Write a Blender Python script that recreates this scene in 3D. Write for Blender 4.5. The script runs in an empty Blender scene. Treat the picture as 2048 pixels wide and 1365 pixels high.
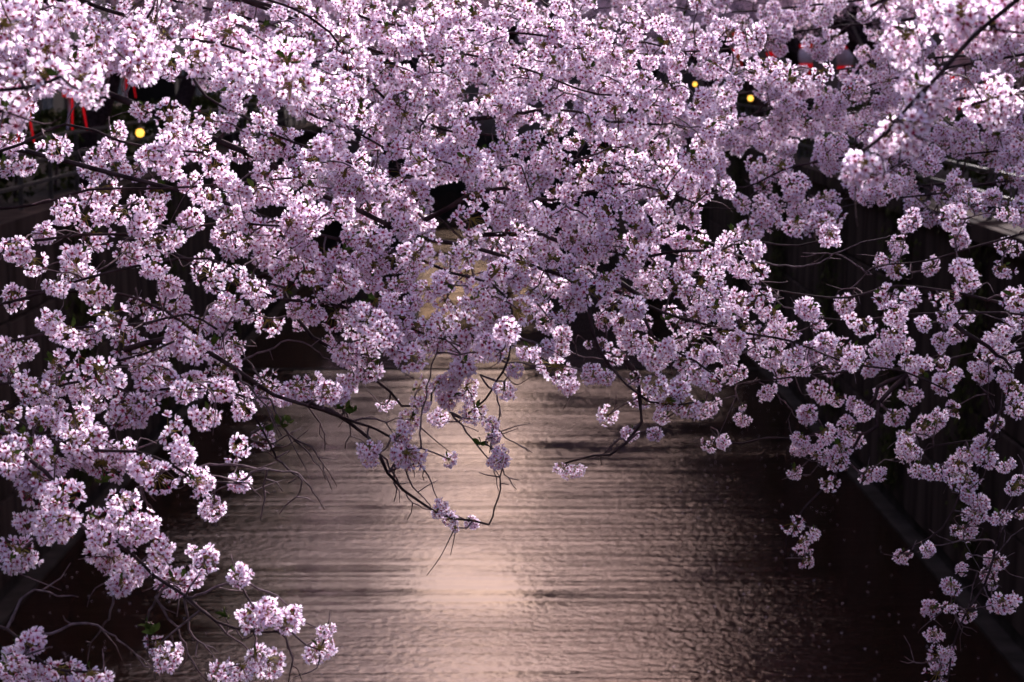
import bpy, bmesh, math, random
import numpy as np
from mathutils import Vector, Matrix, Quaternion

R = math.radians
rng = np.random.default_rng(11)
random.seed(11)
scene = bpy.context.scene
COL = scene.collection

# ------------------------------------------------------------------ camera
F_PX = 3982.0                         # focal length in photo pixels (2048 wide) = 70 mm on 36 mm
CAM_Z = 7.5                           # eye on the bridge, above the water
cam_data = bpy.data.cameras.new('camera')
cam_data.sensor_width = 36.0
cam_data.lens = F_PX * 36.0 / 2048.0
cam_data.clip_start = 0.05
cam_data.clip_end = 3000
cam_data.dof.use_dof = True
cam_data.dof.focus_distance = 6.2
cam_data.dof.aperture_fstop = 6.3
cam = bpy.data.objects.new('camera', cam_data)
COL.objects.link(cam)
PITCH = math.atan((682.5 - 130.0) / F_PX)
YAW = math.atan((1024 - 1000.0) / F_PX)
cam.location = (0, 0, CAM_Z)
cam.rotation_euler = (R(90) - PITCH, 0, -YAW)
scene.camera = cam
CM = cam.rotation_euler.to_matrix()
C_RIGHT, C_UP, C_FWD = np.array(CM.col[0]), np.array(CM.col[1]), -np.array(CM.col[2])
CAM = np.array((0, 0, CAM_Z))

# ------------------------------------------------------------------ sky, sun, exposure
SUN_EL, SUN_AZ = R(35.0), R(22.0)     # azimuth from +Y towards +X
world = bpy.data.worlds.new('World')
scene.world = world
world.use_nodes = True
wn = world.node_tree.nodes
wl = world.node_tree.links
bg = wn['Background']
sky = wn.new('ShaderNodeTexSky')
sky.sky_type = 'NISHITA'
sky.sun_disc = False
sky.sun_elevation = SUN_EL
sky.sun_rotation = SUN_AZ
sky.air_density = 2.3
sky.dust_density = 6.0
sky.ozone_density = 5.0
wb = wn.new('ShaderNodeMix'); wb.data_type = 'RGBA'; wb.blend_type = 'MULTIPLY'   # magenta white balance: one even tint over the whole sky
wb.inputs[0].default_value = 1.0
wb.inputs[7].default_value = (1.05, 0.81, 0.94, 1)
wl.new(sky.outputs[0], wb.inputs[6]); wl.new(wb.outputs[2], bg.inputs[0])
bg.inputs[1].default_value = 0.065

sun_data = bpy.data.lights.new('sun', 'SUN')
sun_data.energy = 5.0
sun_data.angle = R(9)
sun_data.color = (1.0, 0.92, 0.95)
sun = bpy.data.objects.new('sun', sun_data)
COL.objects.link(sun)
sd = Vector((math.sin(SUN_AZ) * math.cos(SUN_EL), math.cos(SUN_AZ) * math.cos(SUN_EL), math.sin(SUN_EL)))
sun.rotation_euler = sd.to_track_quat('Z', 'Y').to_euler()

vs = scene.view_settings
vs.view_transform = 'Standard'
vs.look = 'None'
vs.gamma = 1.0
vs.exposure = 2.2
vs.use_curve_mapping = False
scene.cycles.max_bounces = 6
scene.cycles.diffuse_bounces = 3
scene.cycles.glossy_bounces = 3
scene.cycles.transmission_bounces = 4
scene.cycles.use_denoising = True
scene.cycles.sample_clamp_indirect = 6.0


# ------------------------------------------------------------------ helpers
def at(px, py, d):
    """a photo pixel at forward distance d -> a point of the place"""
    return CAM + d * (C_FWD + (px - 1024.0) / F_PX * C_RIGHT - (py - 682.5) / F_PX * C_UP)


def tag(o, label=None, cat=None, group=None, kind=None):
    if label: o['label'] = label
    if cat: o['category'] = cat
    if group: o['group'] = group
    if kind: o['kind'] = kind
    return o


def link(name, data, parent=None, loc=None):
    o = bpy.data.objects.new(name, data)
    COL.objects.link(o)
    if parent is not None:
        o.parent = parent
    if loc is not None:
        o.location = loc
    return o


class MB:
    """collects shapes as arrays and links them as one mesh"""
    def __init__(self):
        self.v, self.f, self.m, self.n = [], [], [], 0

    def add(self, verts, faces, mat=0):
        self.v.append(np.asarray(verts, float))
        b = self.n
        self.f.extend([tuple(i + b for i in fc) for fc in faces])
        self.m.extend([mat] * len(faces))
        self.n += len(verts)

    def box(self, c, s, mat=0, rot=None):
        x, y, z = (k / 2 for k in s)
        v = np.array([(-x, -y, -z), (x, -y, -z), (x, y, -z), (-x, y, -z), (-x, -y, z), (x, -y, z), (x, y, z), (-x, y, z)])
        if rot is not None:
            v = v @ np.array(Matrix.Rotation(rot, 3, 'Z')).T
        self.add(v + np.array(c), [(3, 2, 1, 0), (4, 5, 6, 7), (0, 1, 5, 4), (1, 2, 6, 5), (2, 3, 7, 6), (3, 0, 4, 7)], mat)

    def tube(self, pts, rad, sides=6, mat=0):
        v, f = tube(np.asarray(pts, float), np.asarray(rad, float), sides)
        self.add(v, f, mat)

    def lathe(self, prof, sides=16, c=(0, 0, 0), mat=0):
        v, f = [], []
        for r, z in prof:
            for k in range(sides):
                a = 2 * math.pi * k / sides
                v.append((c[0] + r * math.cos(a), c[1] + r * math.sin(a), c[2] + z))
        for i in range(len(prof) - 1):
            for k in range(sides):
                a, b = i * sides + k, i * sides + (k + 1) % sides
                f.append((a, b, b + sides, a + sides))
        self.add(v, f, mat)

    def mesh(self, name, mats, smooth=False):
        me = bpy.data.meshes.new(name)
        v = np.concatenate(self.v) if self.v else np.zeros((0, 3))
        me.from_pydata(v.tolist(), [], self.f)
        for m in (mats if isinstance(mats, (list, tuple)) else [mats]):
            me.materials.append(m)
        me.polygons.foreach_set('material_index', self.m)
        if smooth:
            me.polygons.foreach_set('use_smooth', [True] * len(self.f))
        me.update()
        return me

    def build(self, name, mats, parent=None, loc=None, smooth=False):
        return link(name, self.mesh(name, mats, smooth), parent, loc)


def tube(pts, rad, sides=6):
    n = len(pts)
    t = np.gradient(pts, axis=0)
    t /= np.linalg.norm(t, axis=1, keepdims=True) + 1e-9
    ref = np.array((0.13, 0.21, 0.97)) if abs(t[0][2]) < 0.9 else np.array((0.97, 0.1, 0.1))
    a = np.cross(t, ref); a /= np.linalg.norm(a, axis=1, keepdims=True) + 1e-9
    b = np.cross(t, a)
    ang = np.linspace(0, 2 * math.pi, sides, endpoint=False)
    ring = a[:, None, :] * np.cos(ang)[None, :, None] + b[:, None, :] * np.sin(ang)[None, :, None]
    v = (pts[:, None, :] + ring * rad[:, None, None]).reshape(-1, 3)
    f = []
    for i in range(n - 1):
        for k in range(sides):
            p, q = i * sides + k, i * sides + (k + 1) % sides
            f.append((p, q, q + sides, p + sides))
    f.append(tuple(range((n - 1) * sides, n * sides)))
    return v, f


def catmull(p, step):
    p = np.asarray(p, float)
    q = np.vstack([2 * p[0] - p[1], p, 2 * p[-1] - p[-2]])
    out = []
    for i in range(1, len(q) - 2):
        m = max(2, int(np.linalg.norm(q[i + 1][:3] - q[i][:3]) / step))
        t = np.linspace(0, 1, m, endpoint=False)[:, None]
        out.append(0.5 * (2 * q[i] + (q[i + 1] - q[i - 1]) * t + (2 * q[i - 1] - 5 * q[i] + 4 * q[i + 1] - q[i + 2]) * t ** 2
                          + (-q[i - 1] + 3 * q[i] - 3 * q[i + 1] + q[i + 2]) * t ** 3))
    out.append(q[-2][None])
    return np.concatenate(out)


# ------------------------------------------------------------------ materials
def new_mat(name):
    m = bpy.data.materials.new(name)
    m.use_nodes = True
    nt = m.node_tree
    return m, nt, nt.nodes['Principled BSDF']


def noise_mat(name, c1, c2, scale=8.0, rough=0.85, detail=6, bump=0.0, bscale=40.0, spec=0.03, stretch=None, metallic=0.0):
    m, nt, p = new_mat(name)
    tc = nt.nodes.new('ShaderNodeTexCoord')
    nz = nt.nodes.new('ShaderNodeTexNoise')
    nz.inputs['Scale'].default_value = scale
    nz.inputs['Detail'].default_value = detail
    src = tc.outputs['Object']
    if stretch:
        mp = nt.nodes.new('ShaderNodeMapping')
        mp.inputs['Scale'].default_value = stretch
        nt.links.new(src, mp.inputs[0]); src = mp.outputs[0]
    nt.links.new(src, nz.inputs[0])
    cr = nt.nodes.new('ShaderNodeValToRGB')
    cr.color_ramp.elements[0].position = 0.35
    cr.color_ramp.elements[1].position = 0.68
    cr.color_ramp.elements[0].color = (*c1, 1)
    cr.color_ramp.elements[1].color = (*c2, 1)
    nt.links.new(nz.outputs[0], cr.inputs[0])
    nt.links.new(cr.outputs[0], p.inputs['Base Color'])
    p.inputs['Roughness'].default_value = rough
    p.inputs['Metallic'].default_value = metallic
    p.inputs['Specular IOR Level'].default_value = spec
    if bump:
        n2 = nt.nodes.new('ShaderNodeTexNoise')
        n2.inputs['Scale'].default_value = bscale
        nt.links.new(src, n2.inputs[0])
        bp = nt.nodes.new('ShaderNodeBump')
        bp.inputs['Strength'].default_value = bump
        nt.links.new(n2.outputs[0], bp.inputs['Height'])
        nt.links.new(bp.outputs[0], p.inputs['Normal'])
    return m


def petal_mat(name, inner, mid, outer, trans=0.45):
    m = bpy.data.materials.new(name)
    m.use_nodes = True
    nt = m.node_tree
    nt.nodes.remove(nt.nodes['Principled BSDF'])
    at_ = nt.nodes.new('ShaderNodeAttribute'); at_.attribute_name = 'rad'
    cr = nt.nodes.new('ShaderNodeValToRGB')
    e = cr.color_ramp.elements
    e[0].position = 0.12; e[0].color = (*inner, 1)
    e[1].position = 1.0; e[1].color = (*outer, 1)
    k = e.new(0.42); k.color = (*mid, 1)
    nt.links.new(at_.outputs['Fac'], cr.inputs[0])
    hv = nt.nodes.new('ShaderNodeAttribute'); hv.attribute_name = 'hue'
    mx = nt.nodes.new('ShaderNodeMix'); mx.data_type = 'RGBA'; mx.blend_type = 'MULTIPLY'
    mx.inputs[0].default_value = 1.0
    cr2 = nt.nodes.new('ShaderNodeValToRGB')
    cr2.color_ramp.elements[0].color = (1.0, 0.93, 0.98, 1)
    cr2.color_ramp.elements[1].color = (1, 1, 1, 1)
    nt.links.new(hv.outputs['Fac'], cr2.inputs[0])
    nt.links.new(cr.outputs[0], mx.inputs[6]); nt.links.new(cr2.outputs[0], mx.inputs[7])
    d = nt.nodes.new('ShaderNodeBsdfDiffuse')
    t = nt.nodes.new('ShaderNodeBsdfTranslucent')
    ms = nt.nodes.new('ShaderNodeMixShader'); ms.inputs[0].default_value = trans
    nt.links.new(mx.outputs[2], d.inputs[0]); nt.links.new(mx.outputs[2], t.inputs[0])
    nt.links.new(d.outputs[0], ms.inputs[1]); nt.links.new(t.outputs[0], ms.inputs[2])
    nt.links.new(ms.outputs[0], nt.nodes['Material Output'].inputs['Surface'])
    return m


M = {}
M['petal'] = petal_mat('cherry_petal', (0.66, 0.20, 0.38), (0.87, 0.74, 0.89), (0.88, 0.835, 0.96))
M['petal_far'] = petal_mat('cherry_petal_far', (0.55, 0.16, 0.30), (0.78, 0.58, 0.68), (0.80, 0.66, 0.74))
M['eye'] = noise_mat('flower_eye', (0.22, 0.012, 0.05), (0.34, 0.03, 0.08), 30, 0.7)
M['anther'] = noise_mat('anther', (0.75, 0.45, 0.30), (0.85, 0.62, 0.35), 30, 0.7)
M['stalk'] = noise_mat('flower_stalk', (0.16, 0.12, 0.03), (0.22, 0.17, 0.04), 25, 0.6)
M['leaf'] = noise_mat('young_leaf', (0.035, 0.065, 0.012), (0.085, 0.11, 0.022), 30, 0.5)
M['bark'] = noise_mat('cherry_bark', (0.016, 0.009, 0.011), (0.055, 0.035, 0.038), 18, 0.8, bump=0.5, bscale=60, stretch=(1, 1, 1))
M['twig'] = noise_mat('cherry_twig', (0.05, 0.032, 0.037), (0.15, 0.105, 0.115), 60, 0.7)
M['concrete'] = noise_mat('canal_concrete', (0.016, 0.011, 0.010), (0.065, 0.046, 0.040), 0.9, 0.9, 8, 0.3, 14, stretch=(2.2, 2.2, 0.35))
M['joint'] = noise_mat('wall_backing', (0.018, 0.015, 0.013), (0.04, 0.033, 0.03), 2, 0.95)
M['ivy'] = noise_mat('ivy_leaf', (0.018, 0.026, 0.006), (0.05, 0.05, 0.014), 6, 0.6)
M['paving'] = noise_mat('bank_paving', (0.022, 0.02, 0.019), (0.04, 0.036, 0.033), 3, 0.9)
M['earth'] = noise_mat('canal_bed', (0.03, 0.025, 0.02), (0.06, 0.05, 0.04), 1, 0.95)
M['rail'] = noise_mat('railing_metal', (0.05, 0.045, 0.045), (0.09, 0.085, 0.08), 9, 0.5, metallic=0.3)


# ------------------------------------------------------------------ water
def water_mat(name, amp):
    m, nt, p = new_mat(name)
    p.inputs['Base Color'].default_value = (0.014, 0.006, 0.004, 1)
    p.inputs['IOR'].default_value = 1.33
    p.inputs['Roughness'].default_value = 0.03
    p.inputs['Specular IOR Level'].default_value = 0.6
    p.inputs['Specular Tint'].default_value = (1.0, 0.64, 0.50, 1)   # copper tint painted into reflections, imitating sunset glow on silty water
    tc = nt.nodes.new('ShaderNodeTexCoord')

    def layer(scale, mult, detail, rough=0.55):
        mp = nt.nodes.new('ShaderNodeMapping'); mp.inputs['Scale'].default_value = scale
        nt.links.new(tc.outputs['Object'], mp.inputs[0])
        nz = nt.nodes.new('ShaderNodeTexNoise'); nz.inputs['Scale'].default_value = 1.0
        nz.inputs['Detail'].default_value = detail; nz.inputs['Roughness'].default_value = rough
        nt.links.new(mp.outputs[0], nz.inputs[0])
        mu = nt.nodes.new('ShaderNodeMath'); mu.operation = 'MULTIPLY'; mu.inputs[1].default_value = mult * amp
        nt.links.new(nz.outputs[0], mu.inputs[0])
        return mu.outputs[0]
    ls = [layer((7.0, 11.0, 1), 0.0135, 3), layer((0.5, 3.6, 1), 0.018, 3), layer((0.04, 0.9, 1), 0.030, 2), layer((0.13, 6.5, 1), 0.0075, 1)]
    # gusts: patches of stronger and weaker ripples
    pm = nt.nodes.new('ShaderNodeMapping'); pm.inputs['Scale'].default_value = (.14, .30, 1)
    nt.links.new(tc.outputs['Object'], pm.inputs[0])
    pz = nt.nodes.new('ShaderNodeTexNoise'); pz.inputs['Scale'].default_value = 1.0; pz.inputs['Detail'].default_value = 3
    nt.links.new(pm.outputs[0], pz.inputs[0])
    pr = nt.nodes.new('ShaderNodeMapRange'); pr.inputs[1].default_value = .35; pr.inputs[2].default_value = .65; pr.inputs[3].default_value = .3; pr.inputs[4].default_value = 1.55
    nt.links.new(pz.outputs[0], pr.inputs[0])
    for i_ in (0, 1):
        gm = nt.nodes.new('ShaderNodeMath'); gm.operation = 'MULTIPLY'
        nt.links.new(ls[i_], gm.inputs[0]); nt.links.new(pr.outputs[0], gm.inputs[1]); ls[i_] = gm.outputs[0]
    acc = ls[0]
    for l in ls[1:]:
        ad = nt.nodes.new('ShaderNodeMath'); ad.operation = 'ADD'
        nt.links.new(acc, ad.inputs[0]); nt.links.new(l, ad.inputs[1]); acc = ad.outputs[0]
    bp = nt.nodes.new('ShaderNodeBump'); bp.inputs['Strength'].default_value = 1.0
    bp.inputs['Distance'].default_value = 1.0
    nt.links.new(acc, bp.inputs['Height'])
    nt.links.new(bp.outputs[0], p.inputs['Normal'])
    return m


M['water'] = water_mat('canal_water', 1.0)
M['water_calm'] = water_mat('canal_water_above_weir', 0.3)
W_R, W_L = 6.7, -7.0            # faces of the canal walls
BANK = 5.1                      # street level above the water
Y0, Y1 = -12.0, 120.0
b = MB()
YW = 49.0                       # a low weir: smoother water above it
b.add([(W_L - .5, Y0, 0), (W_R + .5, Y0, 0), (W_R + .5, YW, 0), (W_L - .5, YW, 0)], [(0, 1, 2, 3)])
tag(b.build('water', M['water']), kind='structure')
b = MB()
b.add([(W_L - .5, YW, .03), (W_R + .5, YW, .03), (W_R + .5, Y1, .03), (W_L - .5, Y1, .03)], [(0, 1, 2, 3)])
tag(b.build('water_above_weir', M['water_calm']), kind='structure')
b = MB(); b.box(((W_L + W_R) / 2, YW, -.48), (W_R - W_L - .02, .3, 1.0))
tag(b.build('weir', M['joint']), 'low dark weir sill crossing the canal below the hanging blossoms', 'weir')
b = MB()
b.add([(-900, -300, -1.2), (900, -300, -1.2), (900, 1500, -1.2), (-900, 1500, -1.2)], [(0, 1, 2, 3)])
tag(b.build('ground', M['earth']), kind='structure')
for nm, xa, xb in (('bank_pavement_left', -60, W_L - .45), ('bank_pavement_right', W_R + .45, 60)):
    b = MB(); b.box(((xa + xb) / 2, (Y0 + Y1) / 2, BANK / 2 - .6), (xb - xa, Y1 - Y0, BANK + 1.2))
    tag(b.build(nm, M['paving']), kind='structure')
b = MB(); b.box((0, Y1 + 60, BANK / 2 - .6), (130, 119, BANK + 1.2))
tag(b.build('bank_pavement_far', M['paving']), kind='structure')

# ------------------------------------------------------------------ canal walls: backing, panels, footing, coping
PW, PH, ROWS = 2.0, 1.22, 4
pb = MB()
g = 0.018
w2, h2, t2 = PW / 2 - g, PH / 2 - g, 0.05
pv = [(0, -w2, -h2), (0, w2, -h2), (0, w2, h2), (0, -w2, h2),
      (t2, -w2 + .02, -h2 + .02), (t2, w2 - .02, -h2 + .02), (t2, w2 - .02, h2 - .02), (t2, -w2 + .02, h2 - .02)]
pb.add(pv, [(4, 5, 6, 7), (0, 1, 5, 4), (1, 2, 6, 5), (2, 3, 7, 6), (3, 0, 4, 7)])
panel_me = pb.mesh('concrete_panel', M['concrete'])


def canal_wall(name, x, side, label):
    root = link(name, None, None, (x, 0, 0))
    tag(root, label, 'wall')
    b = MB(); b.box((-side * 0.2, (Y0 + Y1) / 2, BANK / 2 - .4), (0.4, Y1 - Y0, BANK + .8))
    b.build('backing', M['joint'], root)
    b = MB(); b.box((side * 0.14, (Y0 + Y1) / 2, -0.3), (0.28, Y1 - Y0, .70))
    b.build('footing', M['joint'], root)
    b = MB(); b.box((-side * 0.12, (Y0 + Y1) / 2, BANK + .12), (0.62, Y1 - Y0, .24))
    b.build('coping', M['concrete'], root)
    k = 0
    for i in range(32):
        for r in range(ROWS):
            y = 11 + i * PW
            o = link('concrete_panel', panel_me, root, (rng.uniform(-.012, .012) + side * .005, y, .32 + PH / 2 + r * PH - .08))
            o.scale = (side, 1, 1)
            o.rotation_euler = (0, 0, 0)
    return root


wall_R = canal_wall('canal_wall', W_R, -1, 'brown stained concrete panel canal wall at right with ivy bands')
wall_L = canal_wall('canal_wall', W_L, 1, 'dark concrete panel canal wall at left behind the hanging boughs')

# ivy curtains hanging down the walls
ivy_leaf = np.array([(-.5, 0, 0), (0, -.08, .1), (.5, 0, 0), (.28, -.06, -.55), (0, 0, -.8), (-.28, -.06, -.55)])


def ivy(x, side, y, width, z0, z1, label):
    n = int(520 * width)
    root_b = MB()
    for _ in range(n):
        u = rng.normal() * .33
        zz = z1 - (z1 - z0) * rng.random() ** .85
        yy = y + u * width * (1.0 if zz > z0 + 1 else .7) + .25 * math.sin(zz * 2.1 + y)
        s = rng.uniform(.06, .15)
        l = ivy_leaf * s
        a = rng.uniform(-.7, .7)
        l = l @ np.array(Matrix.Rotation(a, 3, 'Y') @ Matrix.Rotation(rng.uniform(-.6, .6), 3, 'X')).T
        l = np.stack([l[:, 1], l[:, 0], l[:, 2]], 1)
        l[:, 0] = side * (-l[:, 0])
        l += np.array((x + side * (.09 + .13 * rng.random()), yy, zz))
        root_b.add(l, [(0, 1, 5), (1, 2, 3), (1, 3, 4), (1, 4, 5)])
    base = link('ivy', None, None, (0, 0, 0))
    lf = root_b.build('foliage', M['ivy'], base); lf['kind'] = 'stuff'
    sb = MB()
    for k in range(4):
        yy = y + rng.normal() * width * .25
        zs = np.linspace(z1, z0 + .6, 9)
        pts = np.stack([np.full(9, x + side * .085), yy + .2 * np.sin(zs * 1.7 + k), zs], 1)
        sb.tube(pts, np.linspace(.018, .006, 9), 5)
    sb.build('stem', M['bark'], base)
    tag(base, label, 'ivy', 'ivy hanging on the canal walls')


ordn = ['nearest', 'second', 'third', 'fourth', 'fifth', 'sixth', 'seventh', 'eighth', 'ninth']
for i, (y, w, z0) in enumerate([(22.5, 1.2, .5), (27.5, 1.7, .7), (33.0, 2.0, .5), (39.5, 2.2, .7), (47, 2.4, .6), (55, 2.6, .6), (65, 3, .6)]):
    ivy(W_R, -1, y, w, z0, BANK + .2, f'dark ivy curtain on the right canal wall, {ordn[i]} from the camera')
for i, (y, w, z0) in enumerate([(25, 2.0, .4), (32.5, 2.2, .6), (41, 2.4, .6), (51, 2.6, .6)]):
    ivy(W_L, 1, y, w, z0, BANK + .2, f'dark ivy curtain on the left canal wall, {ordn[i]} from the camera')


# ------------------------------------------------------------------ railings, far bridge, buildings
def railing(name, x, label):
    root = link(name, None, None, (x, 0, BANK + .24))
    tag(root, label, 'railing', 'railings on the canal banks')
    pm = MB(); pm.box((0, 0, .5), (.06, .06, 1.0)); pme = pm.mesh('post', M['rail'])
    for i in range(46):
        link('post', pme, root, (0, 8 + 2.0 * i, 0))
    rm = MB(); rm.box((0, 54, 0), (.05, 94, .05)); rme = rm.mesh('rail', M['rail'])
    for z in (.35, .68, 1.03):
        link('rail', rme, root, (0, 0, z))


railing('bank_railing', W_R + .2, 'low metal railing along the top of the right canal wall')
railing('bank_railing', W_L - .2, 'low metal railing along the top of the left canal wall')

M['stone'] = noise_mat('bridge_concrete', (0.10, 0.075, 0.07), (0.17, 0.14, 0.13), 1.2, 0.9, bump=.2, bscale=9)
br = link('road_bridge', None, None, (0, 90, 0))
tag(br, 'dark road bridge crossing the canal far behind the blossoms', 'bridge')
b = MB(); b.box((-.15, 0, 5.2), (14.6, 7, 1.3)); b.build('deck', M['stone'], br)
for yy in (-3.4, 3.4):
    b = MB(); b.box((-.15, yy, 6.3), (14.6, .2, .9)); b.build('parapet', M['stone'], br)
for xx in (-6.3, 6.0):
    b = MB(); b.box((xx, 0, 2.2), (.9, 6.4, 4.68)); b.build('abutment', M['stone'], br)

facades = [((0.07, .052, .05), (.09, .066, .063)), ((.08, .06, .053), (.10, .075, .068)), ((.05, .04, .043), (.07, .055, .06)), ((.11, .088, .075), (.14, .115, .097))]
facades.append(((.018, .014, .014), (.028, .021, .021)))
FM = [noise_mat(f'facade_{i}', *c, .5, .9) for i, c in enumerate(facades)]
M['pane'] = noise_mat('window_glass', (.02, .025, .035), (.05, .055, .07), 2, .12, spec=.6)
M['roof'] = noise_mat('roof_felt', (.07, .065, .065), (.11, .1, .1), 2, .9)


def building(x0, x1, y0, y1, h, fi, face, label):
    """face: 'x+','x-','y-' = the side that looks at the canal"""
    cx, cy = (x0 + x1) / 2, (y0 + y1) / 2
    root = link('apartment_building', None, None, (cx, cy, BANK))
    tag(root, label, 'building', 'buildings behind the canal banks')
    sx, sy = x1 - x0, y1 - y0
    b = MB(); b.box((0, 0, h / 2), (sx, sy, h)); b.build('wall', FM[fi], root)
    b = MB(); b.box((0, 0, h + .2), (sx + .5, sy + .5, .4)); b.build('roof', M['roof'], root)
    fl = int(h // 3.2)
    L = sy if face[0] == 'x' else sx
    nw = max(3, int(L // 3.4))
    while fl * nw > 120: nw -= 1
    wb = MB(); wb.box((0, 0, 0), (.14, 1.7, 1.5)); wme = wb.mesh('window', FM[(fi + 1) % 5])
    pbm = MB(); pbm.box((.05, 0, 0), (.08, 1.5, 1.3)); pme = pbm.mesh('pane', M['pane'])
    for k in range(fl):
        for j in range(nw):
            u = (j + .5) / nw * L - L / 2
            z = 1.7 + 3.2 * k
            if face == 'x+': loc, rz = (sx / 2, u, z), 0
            elif face == 'x-': loc, rz = (-sx / 2, u, z), math.pi
            else: loc, rz = (u, -sy / 2, z), -math.pi / 2
            w = link('window', wme, root, loc); w.rotation_euler = (0, 0, rz)
            link('pane', pme, w)
    return root


building(-26, -13.5, -6, 14, 19, 0, 'x+', 'grey brown apartment block behind the nearest trees of the left bank')
building(-28, -13.0, 17, 40, 16, 1, 'x+', 'beige apartment block behind the left bank, second from the camera')
building(-27, -13.8, 44, 74, 22, 4, 'x+', 'dark apartment block behind the left bank before the bridge')
building(13.2, 26, -6, 13, 12, 2, 'x-', 'dark apartment block behind the nearest trees of the right bank')
building(13.6, 28, 15, 48, 9.5, 3, 'x-', 'pale apartment block behind the right bank, second from the camera')
building(13.0, 17.3, 54, 130, 62, 0, 'x-', 'added grey brown slab behind the right bank, shading the far canal')  # tall slab added to keep sun off the walls and farther trees
building(3.0, 30, 190, 215, 46, 2, 'y-', 'tall dark tower closing the view right of the canal end')
building(-34, -9.0, 200, 222, 38, 4, 'y-', 'brown block closing the view left of the canal end')


building(18, 34, 148, 184, 60, 2, 'x-', 'added tall dark block beyond the far bridge, shading the end trees')  # unseen block added to shade the trees at the canal end
building(-8.8, 2.8, 203, 216, 12, 2, 'y-', 'low dark house between the two far towers at the canal end')
building(-28, -12.6, 78, 122, 20, 4, 'x+', 'dark apartment block on the left bank beyond the far bridge')
building(17.8, 30, 128, 145, 30, 1, 'x-', 'mid height block on the right bank beyond the far bridge')


def hedge(x, ya, yb, label):
    root = link('hedge', None, None, (x, (ya + yb) / 2, BANK))
    tag(root, label, 'hedge', 'clipped hedges on the canal banks')
    b = MB()
    n = int((yb - ya) * 170)
    for _ in range(n):
        zz = 1.55 * rng.random() ** .6
        l = ivy_leaf * rng.uniform(.08, .16) @ np.array(Matrix.Rotation(rng.uniform(0, 6.28), 3, 'Z') @ Matrix.Rotation(rng.uniform(-1, 1), 3, 'X')).T
        b.add(l + np.array((rng.uniform(-.5, .5), rng.uniform(-.5, .5) * (yb - ya), zz)), [(0, 1, 5), (1, 2, 3), (1, 3, 4), (1, 4, 5)])
    b.build('foliage', M['ivy'], root)['kind'] = 'stuff'
    b = MB(); b.tube([(0, 0, -.05), (.05, .05, .6), (0, 0, 1.25)], [.03, .025, .012], 5); sme = b.mesh('stem', M['bark'])
    for k in range(int((yb - ya) / 1.2)):
        link('stem', sme, root, (0, (k + .5) * 1.2 - (yb - ya) / 2, 0))


for i, (ya, yb) in enumerate(((9, 22), (23.5, 36), (37.5, 50), (51.5, 68))):
    hedge(W_L - 1.5, ya, yb, f'dark clipped hedge on the left bank, {ordn[i]} from the camera')
    hedge(W_R + 1.5, ya, yb, f'dark clipped hedge on the right bank, {ordn[i]} from the camera')


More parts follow.
